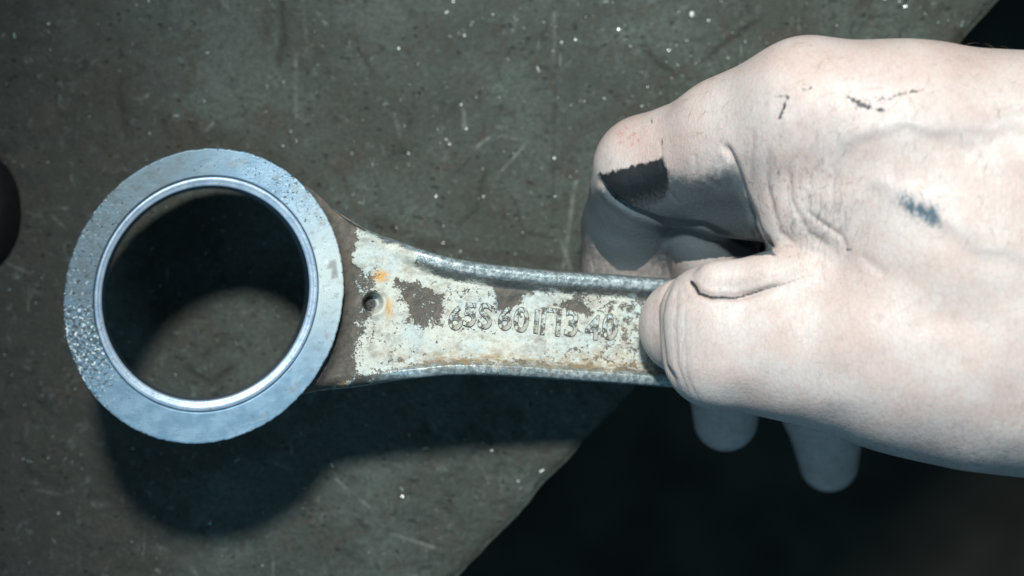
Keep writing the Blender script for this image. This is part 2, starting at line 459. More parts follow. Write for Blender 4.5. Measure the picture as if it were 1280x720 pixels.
# ------------------------------------------------------------------ the connecting rod
TILT = math.radians(11.0)
C = P(255, 370, 47.0)
nrm = np.array([math.sin(TILT), 0, math.cos(TILT)])
e1 = np.array([math.cos(TILT), 0, -math.sin(TILT)]); e2 = np.array([0, 1.0, 0])


def rod_ab(px, py, h):
    px = np.asarray(px, float); py = np.asarray(py, float)
    d = np.stack([(px - 640) / F, (360 - py) / F, -np.ones_like(px)], -1)
    o = np.array([0, 0, HC]) - C
    t = (h - o @ nrm) / (d @ nrm)
    p = o + d * t[..., None]
    return np.stack([p @ e1, p @ e2], -1)


def rod_world(L):
    return C + L[:, :1] * e1 + L[:, 1:2] * e2 + L[:, 2:3] * nrm


rod = bpy.data.objects.new('connecting_rod', None)
scene.collection.objects.link(rod)
rod.location = Vector(C) * MM
rod.rotation_euler = (0, TILT, 0)
rod.empty_display_size = 0.02
tag(rod, 'worn steel connecting rod with a large round eye and whitish scale on its stem', 'connecting rod')

THK = 35.0                       # width of the big eye
STH = 15.0                       # the stem is thinner


def ell(cx, cy, sx, sy, lean, ang, h, k=1.0):
    """points of a traced ellipse (pixels), unprojected on the rod plane at height h"""
    L00 = sx; L10 = lean / sx; L11 = math.sqrt(max(sy * sy - L10 * L10, 1))
    u = np.cos(ang); v = np.sin(ang)
    return rod_ab(cx + k * (L00 * u), cy + k * (L10 * u + L11 * v), h)


NA = 720
ang = np.linspace(0, 2 * math.pi, NA, endpoint=False)
OUT = ell(254.5, 370, 175.5, 185, -2220, ang, 0)
GRV = ell(257.5, 367.5, 140.5, 147.5, -1300, ang, 0)
HOLE = ell(257, 366.5, 129.5, 134, -1100, ang, -0.5)


def ring_profile(inner, outer, prof):
    """prof: list of (k, h): k=0 inner curve .. 1 outer curve (may go past), h height"""
    rows = [np.concatenate([inner + (outer - inner) * k, np.full((NA, 1), h)], 1) for k, h in prof]
    V = np.stack(rows, 1)                             # NA x len x 3
    return V.reshape(-1, 3), grid_quads(NA, len(prof), wrap_v=True, wrap_u=True), len(prof)


tw = OUT - GRV
chip = 0.009 * fbm(np.cos(ang) * 60, np.sin(ang) * 60, 2.2, 3, 50) + 0.008 * fbm(np.cos(ang) * 60, np.sin(ang) * 60, 0.8, 2, 53)
OUTc = OUT * (1 + chip[:, None] * 0.55)
prof = [(0.0, -THK + 0.3), (0.0, -0.35), (0.012, -0.12), (0.03, 0.0)] + [(k, 0.0) for k in np.linspace(0.06, 0.93, 40)] + \
       [(0.965, -0.03), (0.985, -0.12), (1.0, -0.30), (1.0, -0.8), (1.01, -1.6), (1.03, -2.2), (1.03, -THK + 2.2), (1.0, -THK + 0.3), (0.97, -THK), (0.03, -THK)]
Vr, Qr, npf = ring_profile(GRV, OUTc, prof)
W = rod_world(Vr); rx, ry = to_px(W)
an = np.degrees(np.arctan2(370 - ry, rx - 255)) % 360
fk = np.tile(np.array([p[0] for p in prof]), NA); fh = np.tile(np.array([p[1] for p in prof]), NA)
face = fh > -0.2
wear = 1.0 * np.exp(-(((an - 203) / 24)) ** 2) + 0.35 * np.exp(-(((an - 150) / 28)) ** 2) + 0.5 * np.exp(-((an - 52) / 22) ** 2)
wear += 0.5 * smooth(0.90, 1.0, fk)
refl_dark = 1.1 * np.exp(-(((an - 155) / 58)) ** 2) + 0.45 * np.exp(-(((an - 100) / 22)) ** 2)
refl_pale = np.exp(-(((an - 10) / 30)) ** 2) + np.exp(-(((an - 370) / 30)) ** 2)
wear *= face
Vr[:, 2] += np.where(face, 0.035 * wear * fbm(Vr[:, 0], Vr[:, 1], 1.6, 4, 60) - 0.02 * smooth(0.1, 0.4, fbm(Vr[:, 0], Vr[:, 1], 1.7, 2, 64)), 0)
stain = np.maximum(poly_soft(rx, ry, [(413, 326), (420, 325), (423, 347), (414, 349), (415, 336), (408, 336)], 2.0), 0)
for bx, by, r in ((395, 268, 4), (402, 280, 4.5), (390, 291, 3.5), (424, 352, 3), (384, 245, 4), (345, 222, 4), (370, 236, 4.5), (290, 204, 6), (305, 202, 5),
                  (365, 487, 5), (372, 481, 4), (390, 462, 3), (320, 524, 3), (330, 520, 3.5), (410, 420, 5), (398, 436, 4), (240, 460, 3)):
    stain = np.maximum(stain, np.exp(-((rx - bx) ** 2 + (ry - by) ** 2) / r ** 2) * (0.6 + 0.8 * vnoise(rx / 3, ry / 3, 70)))
side = ((fh < -0.7)).astype(float)
big_end = mesh_np('big_end', Vr, Qr, M_ring, dict(refl_dark=np.clip(refl_dark, 0, 1) * face, refl_pale=np.clip(refl_pale, 0, 1) * face, wear=np.clip(wear, 0, 1.3), stain=np.clip(stain, 0, 1) * face, side=side), rod)

BOUT = HOLE + (GRV - HOLE) * 0.955
profb = [(0.9, -THK + 0.6), (0.86, -4.5), (0.06, -2.0), (0.0, -0.85), (0.05, -0.55), (0.14, -0.40)] + [(k, -0.34) for k in (0.3, 0.45)] + [(0.52, -0.25), (0.8, -0.22), (0.93, -0.28), (1.0, -0.45), (1.0, -THK + 0.4)]
Vq, Qq, _ = ring_profile(HOLE, BOUT, profb)
mesh_np('bushing', Vq, Qq, M_bush, None, rod)

# stem: lofted section between the traced edges
TOPE = [(338, 214), (374, 214), (398, 235), (440, 268), (470, 288), (500, 301), (550, 319), (600, 329), (650, 335), (700, 340), (760, 344), (830, 349), (920, 355)]
BOTE = [(330, 532), (374, 516), (404, 504), (440, 495), (470, 486), (500, 477), (550, 469.5), (600, 468.5), (650, 470.5), (700, 474), (760, 478), (830, 483), (920, 489)]
NU, NV = 430, 190
uq = np.linspace(0, len(TOPE) - 1, 2000)


def catmull(pts, q):
    p = np.array(pts, float); p = np.vstack([2 * p[0] - p[1], p, 2 * p[-1] - p[-2]])
    i = np.clip(np.floor(q).astype(int), 0, len(pts) - 2); t = (q - i)[:, None]
    a, b, c_, d = p[i], p[i + 1], p[i + 2], p[i + 3]
    return 0.5 * (2 * b + (c_ - a) * t + (2 * a - 5 * b + 4 * c_ - d) * t ** 2 + (3 * b - a - 3 * c_ + d) * t ** 3)


tc = catmull(TOPE, uq); bc = catmull(BOTE, uq)
ln = np.concatenate([[0], np.cumsum(np.hypot(*np.diff((tc + bc) / 2 + tc * 0.3, axis=0).T))]); ln /= ln[-1]
uu = np.interp(np.linspace(0, 1, NU), ln, uq)
tpx = catmull(TOPE, uu); bpx = catmull(BOTE, uu)
HF = -2.0; HW = -5.2
TA = rod_ab(tpx[:, 0], tpx[:, 1], HF - 0.8); BA = rod_ab(bpx[:, 0], bpx[:, 1], HF - 0.8)
sv = np.linspace(0, 1, NV); vv = 0.5 * (0.5 - 0.5 * np.cos(math.pi * sv)) + 0.5 * sv
# arc under the ring
a0 = math.atan2(214 - 370, 338 - 254.5); a1 = math.atan2(532 - 370, 330 - 254.5)
arc = ell(254.5, 370, 175.5, 185, -2220, a0 + (a1 - a0) * vv, HF, 0.88)
off = arc - (TA[0] + (BA[0] - TA[0]) * vv[:, None])
gq = 1 - smooth(0.0, 6.0, uu)
AB = TA[:, None] + (BA - TA)[:, None] * vv[None, :, None] + off[None] * gq[:, None, None]
Wd = np.linalg.norm(BA - TA, axis=1)[:, None]
dt = vv[None] * Wd; db = (1 - vv[None]) * Wd
A_, B_ = AB[..., 0], AB[..., 1]
Lf = np.stack([A_.ravel(), B_.ravel(), np.full(A_.size, HF)], 1)
qx, qy = to_px(rod_world(Lf)); qx = qx.reshape(A_.shape); qy = qy.reshape(A_.shape)
flt = smooth(470, 560, qx); flb = smooth(455, 540, qx)
ft = (1 - smooth(2.0, 4.3, dt)) * flt; fb = (1 - smooth(1.7, 3.7, db)) * flb
fl = np.maximum(ft, fb)
web = HW + 0.9 * (1 - smooth(430, 560, qx)) + 0.55 * (2 * vv[None] - 1) ** 2 * smooth(500, 600, qx)
h = web + (HF - web) * fl
dm = np.minimum(dt, db)
rr = 1.3 + 2.6 * (1 - smooth(430, 540, qx))
ex = np.clip(1 - dm / rr, 0, 1)
h -= rr * 0.75 * (1 - np.sqrt(np.clip(1 - ex ** 2, 0, 1)))
ra = np.hypot((qx - 254.5) / 175.5, (qy - 370) / 185)
dr = (ra - 1) * 180 * 0.15
h += 1.5 * np.exp(-np.clip(dr, 0, 50) / 1.1) * (dr < 20)
h = np.where(dr < 0.1, np.minimum(h, -1.2), h)
# oil hole
hd = np.hypot(qx - 468, (qy - 379)) * 0.147
h -= 2.6 * (1 - smooth(1.15, 2.1, hd))
h += 0.25 * np.exp(-((hd - 2.3) / 0.5) ** 2)
nz = fbm(A_, B_, 2.4, 3, 80); nf = fbm(A_, B_, 0.8, 2, 84)
h += 0.16 * nz * (1 - 0.5 * fl) + 0.05 * nf * (1 - 0.7 * fl)
# scale coat map with a painted glint at the oil hole, traced from the photograph
coat = smooth(432, 452, qx + 6 * nz * 2) * (1 - smooth(822, 836, qx + 8 * nz))
inner_t = smooth(2.6, 4.6, dt + 1.4 * nz + np.where(qx < 520, 3, 0)); inner_b = smooth(1.8, 3.4, db + 0.8 * nz)
coat = coat * (0.26 + 0.46 * inner_t * inner_b) + 0.10 * coat * fbm(A_, B_, 6, 2, 88)
coat *= 1 - 0.55 * poly_soft(qx, qy, [(495, 350), (520, 352), (560, 375), (552, 402), (520, 408), (512, 385)], 9)
coat *= 1 - 0.75 * poly_soft(qx, qy, [(620, 345), (690, 345), (662, 366), (640, 392), (627, 385)], 7)
coat *= 1 - 0.5 * poly_soft(qx, qy, [(697, 380), (730, 370), (745, 392), (720, 392)], 6)
coat *= 1 - 0.4 * poly_soft(qx, qy, [(430, 345), (470, 335), (465, 420), (448, 440), (432, 440)], 10)
coat += 0.12 * np.exp(-(((qx - 600) / 120) ** 2 + ((qy - 430) / 14) ** 2)) + 0.15 * poly_soft(qx, qy, [(445, 288), (520, 320), (560, 352), (480, 345), (447, 330)], 12)
coat -= 0.14 * smooth(690, 800, qx)
coat = np.maximum(coat, 0.55 * poly_soft(qx, qy, [(412, 488), (440, 470), (450, 440), (462, 470), (430, 492)], 8))
edge = np.maximum(1 - smooth(2.0, 3.2, dt), 1 - smooth(1.8, 3.0, db)) * smooth(455, 500, qx)
edge = np.maximum(edge, 0.8 * smooth(805, 832, qx + 10 * nz))
edge = np.maximum(edge, 0.35 * (1 - smooth(3.0, 5.0, dt)) * smooth(500, 540, qx))
coat = np.where(np.hypot((qx - 479.5) / 5.5, (qy - 380) / 9.0) < 1, 1.15, coat)  # pale spot paints the glint on the hole's right wall
rust = np.exp(-(((qx - 478) / 10) ** 2 + ((qy - 345) / 8) ** 2) ** 1.5) + 0.9 * np.exp(-((qx - 488) / 5.0) ** 2 - ((qy - 385) / 12) ** 2) \
    + 0.6 * np.exp(-((qx - 432) / 5) ** 2 - ((qy - 481) / 3.5) ** 2)
tan = 0.5 * np.exp(-((qy - 448 - 0.02 * (qx - 600)) / 13) ** 2) * smooth(450, 520, qx) + 0.35 * np.exp(-((qx - 790) / 60) ** 2 - ((qy - 425) / 30) ** 2) + 0.9 * np.exp(-((qx - 590) / 55) ** 2 - ((qy - 451) / 6) ** 2) + 0.5 * np.exp(-((qx - 740) / 80) ** 2 - ((qy - 458) / 7) ** 2)
black = np.clip(1.3 * (1 - smooth(0.8, 1.9, np.hypot(qx - 464.5, qy - 380) * 0.147)), 0, 0.92) + 0.9 * np.exp(-((qx - 470) / 7) ** 2 - ((qy - 289) / 3) ** 2)  # first term paints the oil hole's shaded depth black
h += 0.10 * smooth(0.3, 0.7, coat)
# closed section: top, lower side, bottom, upper side
NB = 24
jb = np.linspace(NV - 1, 0, NB).round().astype(int)
loops = []
topL = np.stack([A_, B_, h], -1)
hb = -STH - np.minimum(h, -3.2)
mid = []
for f in (0.06, 0.2, 0.5, 0.8, 0.94):
    q = topL[:, -1].copy(); q[:, 2] = h[:, -1] + (hb[:, -1] - h[:, -1]) * f
    q[:, :2] += (BA - TA) / Wd * (0.35 * math.sin(math.pi * f))
    mid.append(q)
botL = np.stack([A_[:, jb], B_[:, jb], hb[:, jb]], -1)
mid2 = []
for f in (0.06, 0.2, 0.5, 0.8, 0.94):
    q = topL[:, 0].copy(); q[:, 2] = hb[:, 0] + (h[:, 0] - hb[:, 0]) * f
    q[:, :2] -= (BA - TA) / Wd * (0.35 * math.sin(math.pi * f))
    mid2.append(q)
sec = np.concatenate([topL, np.stack(mid, 1), botL, np.stack(mid2, 1)], 1)
NL = sec.shape[1]


def full(a, fill=0.0):
    r = np.full((NU, NL), fill); r[:, :NV] = a
    return np.clip(r.ravel(), 0, 1)


Vst = sec.reshape(-1, 3)
stem = mesh_np('stem', Vst, grid_quads(NU, NL, wrap_v=True)[:, ::-1], M_rod,
               dict(coat=full(coat), edge=full(edge, 0.5), rust=full(rust), tan=full(tan), black=full(black)), rod)

# small eye at the gripped end
ce = rod_ab(np.array([968.0]), np.array([425.0]), HF)[0]
n2 = 96; a2 = np.linspace(0, 2 * math.pi, n2, endpoint=False)
pr = [(4.6, -12.6), (4.6, -2.4), (4.9, -2.1), (8.6, -2.1), (9.1, -2.6), (9.1, -12.4), (8.6, -12.9), (4.9, -12.9)]
Ve = np.stack([np.stack([ce[0] + r * np.cos(a2), ce[1] + r * np.sin(a2), np.full(n2, hh)], -1) for r, hh in pr], 1).reshape(-1, 3)
mesh_np('small_end', Ve, grid_quads(n2, len(pr), True, True), M_ring, dict(wear=np.full(len(Ve), .4), stain=np.zeros(len(Ve)), side=np.zeros(len(Ve))), rod)

# raised cast characters on the web of the stem
LET = [('6', 569, 399, 0.95), ('5', 587, 395, 0.95), ('S', 606, 397, 1.0), ('6', 631, 399.5, 0.95), ('0', 651, 401.5, 1.0), ('1', 670, 403.5, 0.95), ('\u041f', 688, 405, 1.05), ('3', 714, 406, 1.05), ('4', 741, 411, 1.0), ('0', 762, 410.5, 1.05)]
hflat = h[:, :].ravel(); qxf = qx.ravel(); qyf = qy.ravel()
for ch, lx, ly, sc in LET:
    cu = bpy.data.curves.new('raised_character', 'FONT')
    cu.body = ch; cu.size = 6.6 * sc * MM; cu.align_x = 'CENTER'; cu.align_y = 'CENTER'
    cu.extrude = 0.22 * MM; cu.bevel_depth = 0.10 * MM; cu.bevel_resolution = 1; cu.offset = 0.06 * MM
    tmp = bpy.data.objects.new('tmp', cu); scene.collection.objects.link(tmp)
    dg = bpy.context.evaluated_depsgraph_get()
    me = bpy.data.meshes.new_from_object(tmp.evaluated_get(dg))
    bpy.data.objects.remove(tmp); bpy.data.curves.remove(cu)
    me.name = 'raised_character'
    me.materials.clear(); me.materials.append(M_let)
    o = bpy.data.objects.new('raised_character', me); scene.collection.objects.link(o)
    o.parent = rod
    ab = rod_ab(np.array([lx * 1.0]), np.array([ly * 1.0]), HW)[0]
    k = np.argsort((qxf - lx) ** 2 + (qyf - ly) ** 2)[:300]
    o.location = (ab[0] * MM, ab[1] * MM, (hflat[k].mean() + 0.07) * MM)
    o.rotation_euler = (0, 0, math.radians(-5.0))
    o.scale = (0.92, 1, 1)

# ------------------------------------------------------------------ the hand: one continuous body from a distance field
VOX = 0.62
lo = np.array([8.0, -56.0, -30.0]); hi = np.array([178.0, 60.0, 74.0])
nx, ny, nz_ = ((hi - lo) / VOX).astype(int) + 1
gx = (lo[0] + VOX * np.arange(nx)).astype(np.float32); gy = (lo[1] + VOX * np.arange(ny)).astype(np.float32); gz = (lo[2] + VOX * np.arange(nz_)).astype(np.float32)
FIELD = np.full((nx, ny, nz_), 30.0, np.float32)


def bone(a, ra, b, rb, k, mode='add', field=None):
    """tapered limb between two points, joined to the field with a smooth union (or carved out of it)"""
    fld = FIELD if field is None else field
    a = np.asarray(a, float); b = np.asarray(b, float)
    rm = max(ra, rb) + k + 3.0
    mn = np.minimum(a, b) - rm; mx = np.maximum(a, b) + rm
    i0 = np.clip(((mn - lo) / VOX).astype(int), 0, [nx, ny, nz_]); i1 = np.clip(((mx - lo) / VOX).astype(int) + 2, 0, [nx, ny, nz_])
    if (i1 <= i0).any(): return
    x = gx[i0[0]:i1[0]][:, None, None]; y = gy[i0[1]:i1[1]][None, :, None]; z = gz[i0[2]:i1[2]][None, None, :]
    ab = b - a; L2 = float(ab @ ab) + 1e-9
    t = np.clip(((x - a[0]) * ab[0] + (y - a[1]) * ab[1] + (z - a[2]) * ab[2]) / L2, 0, 1)
    d = np.sqrt((x - a[0] - t * ab[0]) ** 2 + (y - a[1] - t * ab[1]) ** 2 + (z - a[2] - t * ab[2]) ** 2) - (ra + (rb - ra) * t)
    sl = (slice(i0[0], i1[0]), slice(i0[1], i1[1]), slice(i0[2], i1[2]))
    f = fld[sl]
    if mode == 'add':
        hh = np.clip(0.5 + 0.5 * (f - d) / k, 0, 1)
        fld[sl] = f + (d - f) * hh - k * hh * (1 - hh)
    else:
        hh = np.clip(0.5 - 0.5 * (f + d) / k, 0, 1)
        fld[sl] = f + (-d - f) * hh + k * hh * (1 - hh)


def chain(pts, k, k0=None):
    for i in range(len(pts) - 1):
        (x0, y0, z0, r0), (x1, y1, z1, r1) = pts[i], pts[i + 1]
        bone(P(x0, y0, z0), r0, P(x1, y1, z1), r1, (k0 if (i == 0 and k0) else k))


# wrist and the back of the hand (metacarpals)
chain([(1010, 140, 47, 12.6), (1130, 158, 50, 13.5), (1300, 190, 50, 15.5), (1480, 240, 46, 18), (1800, 300, 44, 22)], 8)
chain([(1060, 170, 32, 12.5), (1200, 215, 38, 15), (1480, 300, 42, 20), (1800, 330, 42, 23)], 15)
bone(P(1120, 205, 47), 12, P(1420, 265, 49), 14, 10)
chain([(1090, 230, 18, 12), (1250, 290, 28, 15), (1480, 360, 36, 19), (1800, 370, 42, 23)], 10)
chain([(1120, 320, 6, 10.5), (1280, 370, 22, 14), (1480, 420, 34, 17), (1800, 400, 42, 22)], 10)
# thumb base
chain([(1105, 437, 45, 15.6), (1200, 442, 46, 18.0), (1330, 445, 45, 19.5), (1480, 430, 42, 20), (1800, 380, 42, 22)], 12)
# web between thumb and index
chain([(1075, 262, 47, 11.5), (1180, 305, 49, 15)], 9)
chain([(1180, 305, 49, 15), (1320, 340, 50, 17)], 12)
bone(P(1010, 175, 46), 13.0, P(1018, 262, 44), 9.5, 4)
bone(P(1018, 262, 44), 9.5, P(1060, 290, 44), 9.0, 5)
# thumb, two side by side limbs give its flat broad shape
bone(P(1105, 437, 45), 15.6, P(1000, 428, 44.5), 13.2, 8)
bone(P(1010, 398, 44.5), 10.0, P(908, 398, 43.0), 9.8, 5)
bone(P(1010, 447, 44), 11.2, P(915, 440, 42.5), 10.8, 5)
bone(P(884, 392, 43.5), 8.6, P(890, 446, 43.0), 9.0, 3)
bone(P(900, 412, 40), 9.5, P(860, 408, 34.5), 8.9, 1.0)
bone(P(860, 408, 34.5), 8.9, P(859, 408, 32.5), 8.7, 2)
# roll of skin along the upper side of the thumb
bone(P(893, 350, 48.6), 3.4, P(965, 346, 50.2), 4.0, 1.4)
bone(P(965, 346, 50.2), 4.0, P(1060, 334, 49.2), 5.0, 3.0)
# index finger
bone(P(1005, 142, 46), 11.0, P(905, 166, 38), 9.6, 6)
chain([(1010, 148, 46, 12.2), (930, 172, 38, 11.0), (812, 208, 25.5, 10.0)], 3.5, 4.5)
bone(P(1000, 195, 40), 11.0, P(850, 236, 25), 7.6, 4)
bone(P(985, 250, 36), 8.5, P(900, 255, 27), 6.5, 4)
chain([(806, 212, 24.5, 10.2), (783, 285, 13.5, 8.7), (780, 335, 10.2, 8.3)], 2.5, 2.0)
chain([(780, 335, 10.0, 8.3), (800, 425, 9.2, 7.4)], 2)
# middle finger
chain([(1060, 172, 34, 12), (890, 218, 17, 9.8)], 3)
chain([(890, 218, 17, 9.8), (888, 292, 16.5, 9.4), (905, 400, 6.0, 8.6)], 2, 1.5)
chain([(905, 400, 6.0, 8.6), (907, 465, 0, 8.3), (907, 524, -6.0, 6.9)], 2)
# ring finger
chain([(1090, 230, 20, 11.5), (1010, 262, 11.5, 9.8)], 3)
chain([(1010, 262, 11.5, 9.6), (1020, 430, 0, 8.8)], 2, 1.5)
chain([(1020, 430, 0, 8.8), (1030, 505, -9, 9.3), (1036, 578, -17, 6.5)], 2)
# little finger, curled behind the thumb
chain([(1120, 320, 6, 10), (1105, 340, 0, 8.5)], 3)
chain([(1105, 340, 0, 8.3), (1115, 470, -10, 7.6), (1120, 500, -12, 7.0)], 2)
# knuckle bulge and tendon
bone(P(1015, 128, 51), 7.5, P(1060, 138, 53), 8.0, 8)
bone(P(1110, 425, 50), 11.0, P(1130, 430, 50), 11.5, 8)


def surface_nets(Fd):
    """naive surface nets, all vectorised"""
    s = Fd < 0
    nxx, nyy, nzz = Fd.shape
    cells = np.zeros((nxx - 1, nyy - 1, nzz - 1), np.int8)
    for dx in (0, 1):
        for dy in (0, 1):
            for dz in (0, 1):
                cells += s[dx:nxx - 1 + dx, dy:nyy - 1 + dy, dz:nzz - 1 + dz]
    act = np.argwhere((cells > 0) & (cells < 8))
    idx = -np.ones(cells.shape, np.int64); idx[tuple(act.T)] = np.arange(len(act))
    acc = np.zeros((len(act), 3)); cnt = np.zeros(len(act))
    corners = [(i, j, k) for i in (0, 1) for j in (0, 1) for k in (0, 1)]
    for i, ca in enumerate(corners):
        for cb in corners[i + 1:]:
            if sum(abs(p - q) for p, q in zip(ca, cb)) != 1: continue
            fa = Fd[tuple((act + ca).T)].astype(float); fb_ = Fd[tuple((act + cb).T)].astype(float)
            m = (fa < 0) != (fb_ < 0)
            t = np.where(m, fa / np.where(m, fa - fb_, 1), 0)
            p = np.array(ca)[None] + t[:, None] * (np.array(cb) - np.array(ca))[None]
            acc += np.where(m[:, None], p, 0); cnt += m
    V = act + acc / cnt[:, None]
    quads = []
    for ax in range(3):
        sl0 = [slice(None)] * 3; sl1 = [slice(None)] * 3
        sl0[ax] = slice(0, -1); sl1[ax] = slice(1, None)
        ch = s[tuple(sl0)] != s[tuple(sl1)]
        e = np.argwhere(ch)
        o1, o2 = [(1, 2), (2, 0), (0, 1)][ax]
        ok = (e[:, o1] > 0) & (e[:, o2] > 0) & (e[:, o1] < Fd.shape[o1] - 1) & (e[:, o2] < Fd.shape[o2] - 1)
        e = e[ok]
        d1 = np.zeros(3, int); d1[o1] = 1; d2 = np.zeros(3, int); d2[o2] = 1
        q = np.stack([idx[tuple((e - d1 - d2).T)], idx[tuple((e - d2).T)], idx[tuple(e.T)], idx[tuple((e - d1).T)]], 1)
        inside = s[tuple(e.T)]
        q[~inside] = q[~inside][:, ::-1]
        quads.append(q)
    Q = np.concatenate(quads); Q = Q[(Q >= 0).all(1)]
    return V, Q


def sample(Fd, Vw):
    g = (Vw - lo) / VOX
    g = np.clip(g, 0, np.array(Fd.shape) - 1.001)
    i = np.floor(g).astype(int); f = g - i
    r = 0
    for dx in (0, 1):
        for dy in (0, 1):
            for dz in (0, 1):
                w = (f[:, 0] if dx else 1 - f[:, 0]) * (f[:, 1] if dy else 1 - f[:, 1]) * (f[:, 2] if dz else 1 - f[:, 2])
                r = r + w * Fd[i[:, 0] + dx, i[:, 1] + dy, i[:, 2] + dz]
    return r


def grad(Fd, Vw, e=0.5):
    g = np.stack([sample(Fd, Vw + e * v) - sample(Fd, Vw - e * v) for v in np.eye(3)], 1)
    return g / (np.linalg.norm(g, axis=1, keepdims=True) + 1e-9)


def subdivide(V, Q):
    E = np.sort(np.concatenate([Q[:, [0, 1]], Q[:, [1, 2]], Q[:, [2, 3]], Q[:, [3, 0]]]), 1)
    key = E[:, 0].astype(np.int64) * len(V) + E[:, 1]
    uk, inv = np.unique(key, return_inverse=True)
    em = (V[uk // len(V)] + V[uk % len(V)]) / 2
    fm = V[Q].mean(1)
    n, m = len(V), len(Q)
    ei = inv.reshape(4, m) + n; fi = np.arange(m) + n + len(uk)
    Qn = np.concatenate([np.stack([Q[:, k], ei[k], fi, ei[(k - 1) % 4]], 1) for k in range(4)])
    return np.concatenate([V, em, fm]), Qn


def relax(V, Q, it, w=0.5):
    for _ in range(it):
        s = np.zeros_like(V); c = np.zeros(len(V))
        for k in range(4):
            np.add.at(s, Q[:, k], V[Q[:, (k + 1) % 4]] + V[Q[:, (k - 1) % 4]]); np.add.at(c, Q[:, k], 2)
        V = V * (1 - w) + w * s / np.maximum(c, 1)[:, None]
    return V


Vh, Qh = surface_nets(FIELD)
Vh = lo + Vh * VOX
Vh = relax(Vh, Qh, 4)
Vh, Qh = subdivide(Vh, Qh)
Vh = relax(Vh, Qh, 2)
Vh -= grad(FIELD, Vh) * sample(FIELD, Vh)[:, None] * 0.5
Nh = grad(FIELD, Vh)
hx, hy = to_px(Vh)
vis = smooth(0.02, 0.3, Nh[:, 2])
wv = 5 * vnoise(hx / 18, hy / 18, 90); wv2 = 5 * vnoise(hx / 18, hy / 18, 91)
disp = np.zeros(len(Vh)); dirt = np.zeros(len(Vh)); shl = np.zeros(len(Vh)); red = np.zeros(len(Vh)); pink = np.zeros(len(Vh)); blue = np.zeros(len(Vh))
upper = Vh[:, 2] > 16
# folds: (points in the photograph, half width px, depth mm, darkness)
FOLDS = [([(905, 178), (918, 205), (932, 245), (950, 290), (972, 318)], 4.2, 0.95, 0.5), ([(960, 180), (958, 230), (975, 290), (1000, 312)], 4.0, 0.28, 0.2),
         ([(985, 205), (988, 250), (1010, 292), (1040, 312)], 4.0, 0.28, 0.25), ([(1008, 262), (1030, 282), (1052, 296), (1060, 316)], 3.4, 0.32, 0.5),
         ([(862, 350), (872, 364), (890, 372), (920, 372), (955, 364), (982, 355)], 3.6, 0.9, 0.3), ([(842, 345), (829, 375), (826, 410), (832, 455), (846, 485)], 3.0, 0.5, 0.8),
         ([(848, 352), (843, 405), (847, 460), (862, 498)], 3.0, 0.16, 0.12), ([(858, 380), (854, 420), (858, 470), (872, 502)], 2.8, 0.12, 0.10),
         ([(826, 175), (828, 215)], 2.6, 0.10, 0.3), ([(868, 190), (872, 225)], 3.0, 0.12, 0.1), ([(893, 200), (884, 222), (905, 238)], 3.2, 0.14, 0.15),
         ([(825, 228), (850, 258)], 2.6, 0.10, 0.1), ([(940, 160), (938, 240)], 3.2, 0.14, 0.1), ([(1040, 205), (1042, 270)], 3.5, 0.15, 0.08),
         ([(1075, 318), (1090, 330), (1110, 345)], 5, 0.2, 0.15), ([(748, 222), (762, 245), (785, 262)], 2.4, 0.35, 0.1)]
for pts, w, dep, dk in FOLDS:
    d_, t_ = seg_dist(hx + wv * 0.4, hy + wv2 * 0.4, pts)
    tap = smooth(-0.02, 0.12, t_) * (1 - smooth(0.85, 1.02, t_))
    a = np.exp(-(d_ / w) ** 2) * tap * vis * upper
    disp -= dep * a
    disp += 0.14 * dep * np.exp(-((d_ - 2.2 * w) / (1.3 * w)) ** 2) * tap * vis * upper
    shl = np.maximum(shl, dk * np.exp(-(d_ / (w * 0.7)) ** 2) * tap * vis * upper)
for pts, w, dep, dk in [([(744, 222), (765, 248), (790, 264), (830, 279), (880, 283), (915, 296), (950, 309)], 3.4, 0.9, 0.7)]:
    d_, t_ = seg_dist(hx, hy, pts)
    a = np.exp(-(d_ / w) ** 2) * smooth(0.0, 0.1, t_) * vis * (Vh[:, 2] > 11)
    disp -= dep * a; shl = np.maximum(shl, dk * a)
# fine wrinkles across the knuckles
ang_w = 1.8 * vnoise(hx / 40, hy / 60, 92)
wr = np.sin((hx + 0.15 * hy + 26 * vnoise(hx / 45, hy / 45, 93)) / 4.3) * np.exp(-(((hx - 985) / 75) ** 2 + ((hy - 220) / 90) ** 2))
disp += 0.09 * wr * vis * upper
# low relief of tendons, veins and flesh
disp += 0.5 * fbm(hx, hy * 1.7, 85, 2, 95) * vis * upper
vd, vt = seg_dist(hx + wv * 2, hy + wv2 * 2, [(1280, 150), (1200, 165), (1120, 150), (1060, 175)])
disp += 0.45 * np.exp(-(vd / 11) ** 2) * vis * upper
vd, vt = seg_dist(hx + wv * 2, hy + wv2 * 2, [(1280, 320), (1210, 300), (1170, 260), (1100, 230)])
disp += 0.35 * np.exp(-(vd / 12) ** 2) * vis * upper
Vh += Nh * disp[:, None]

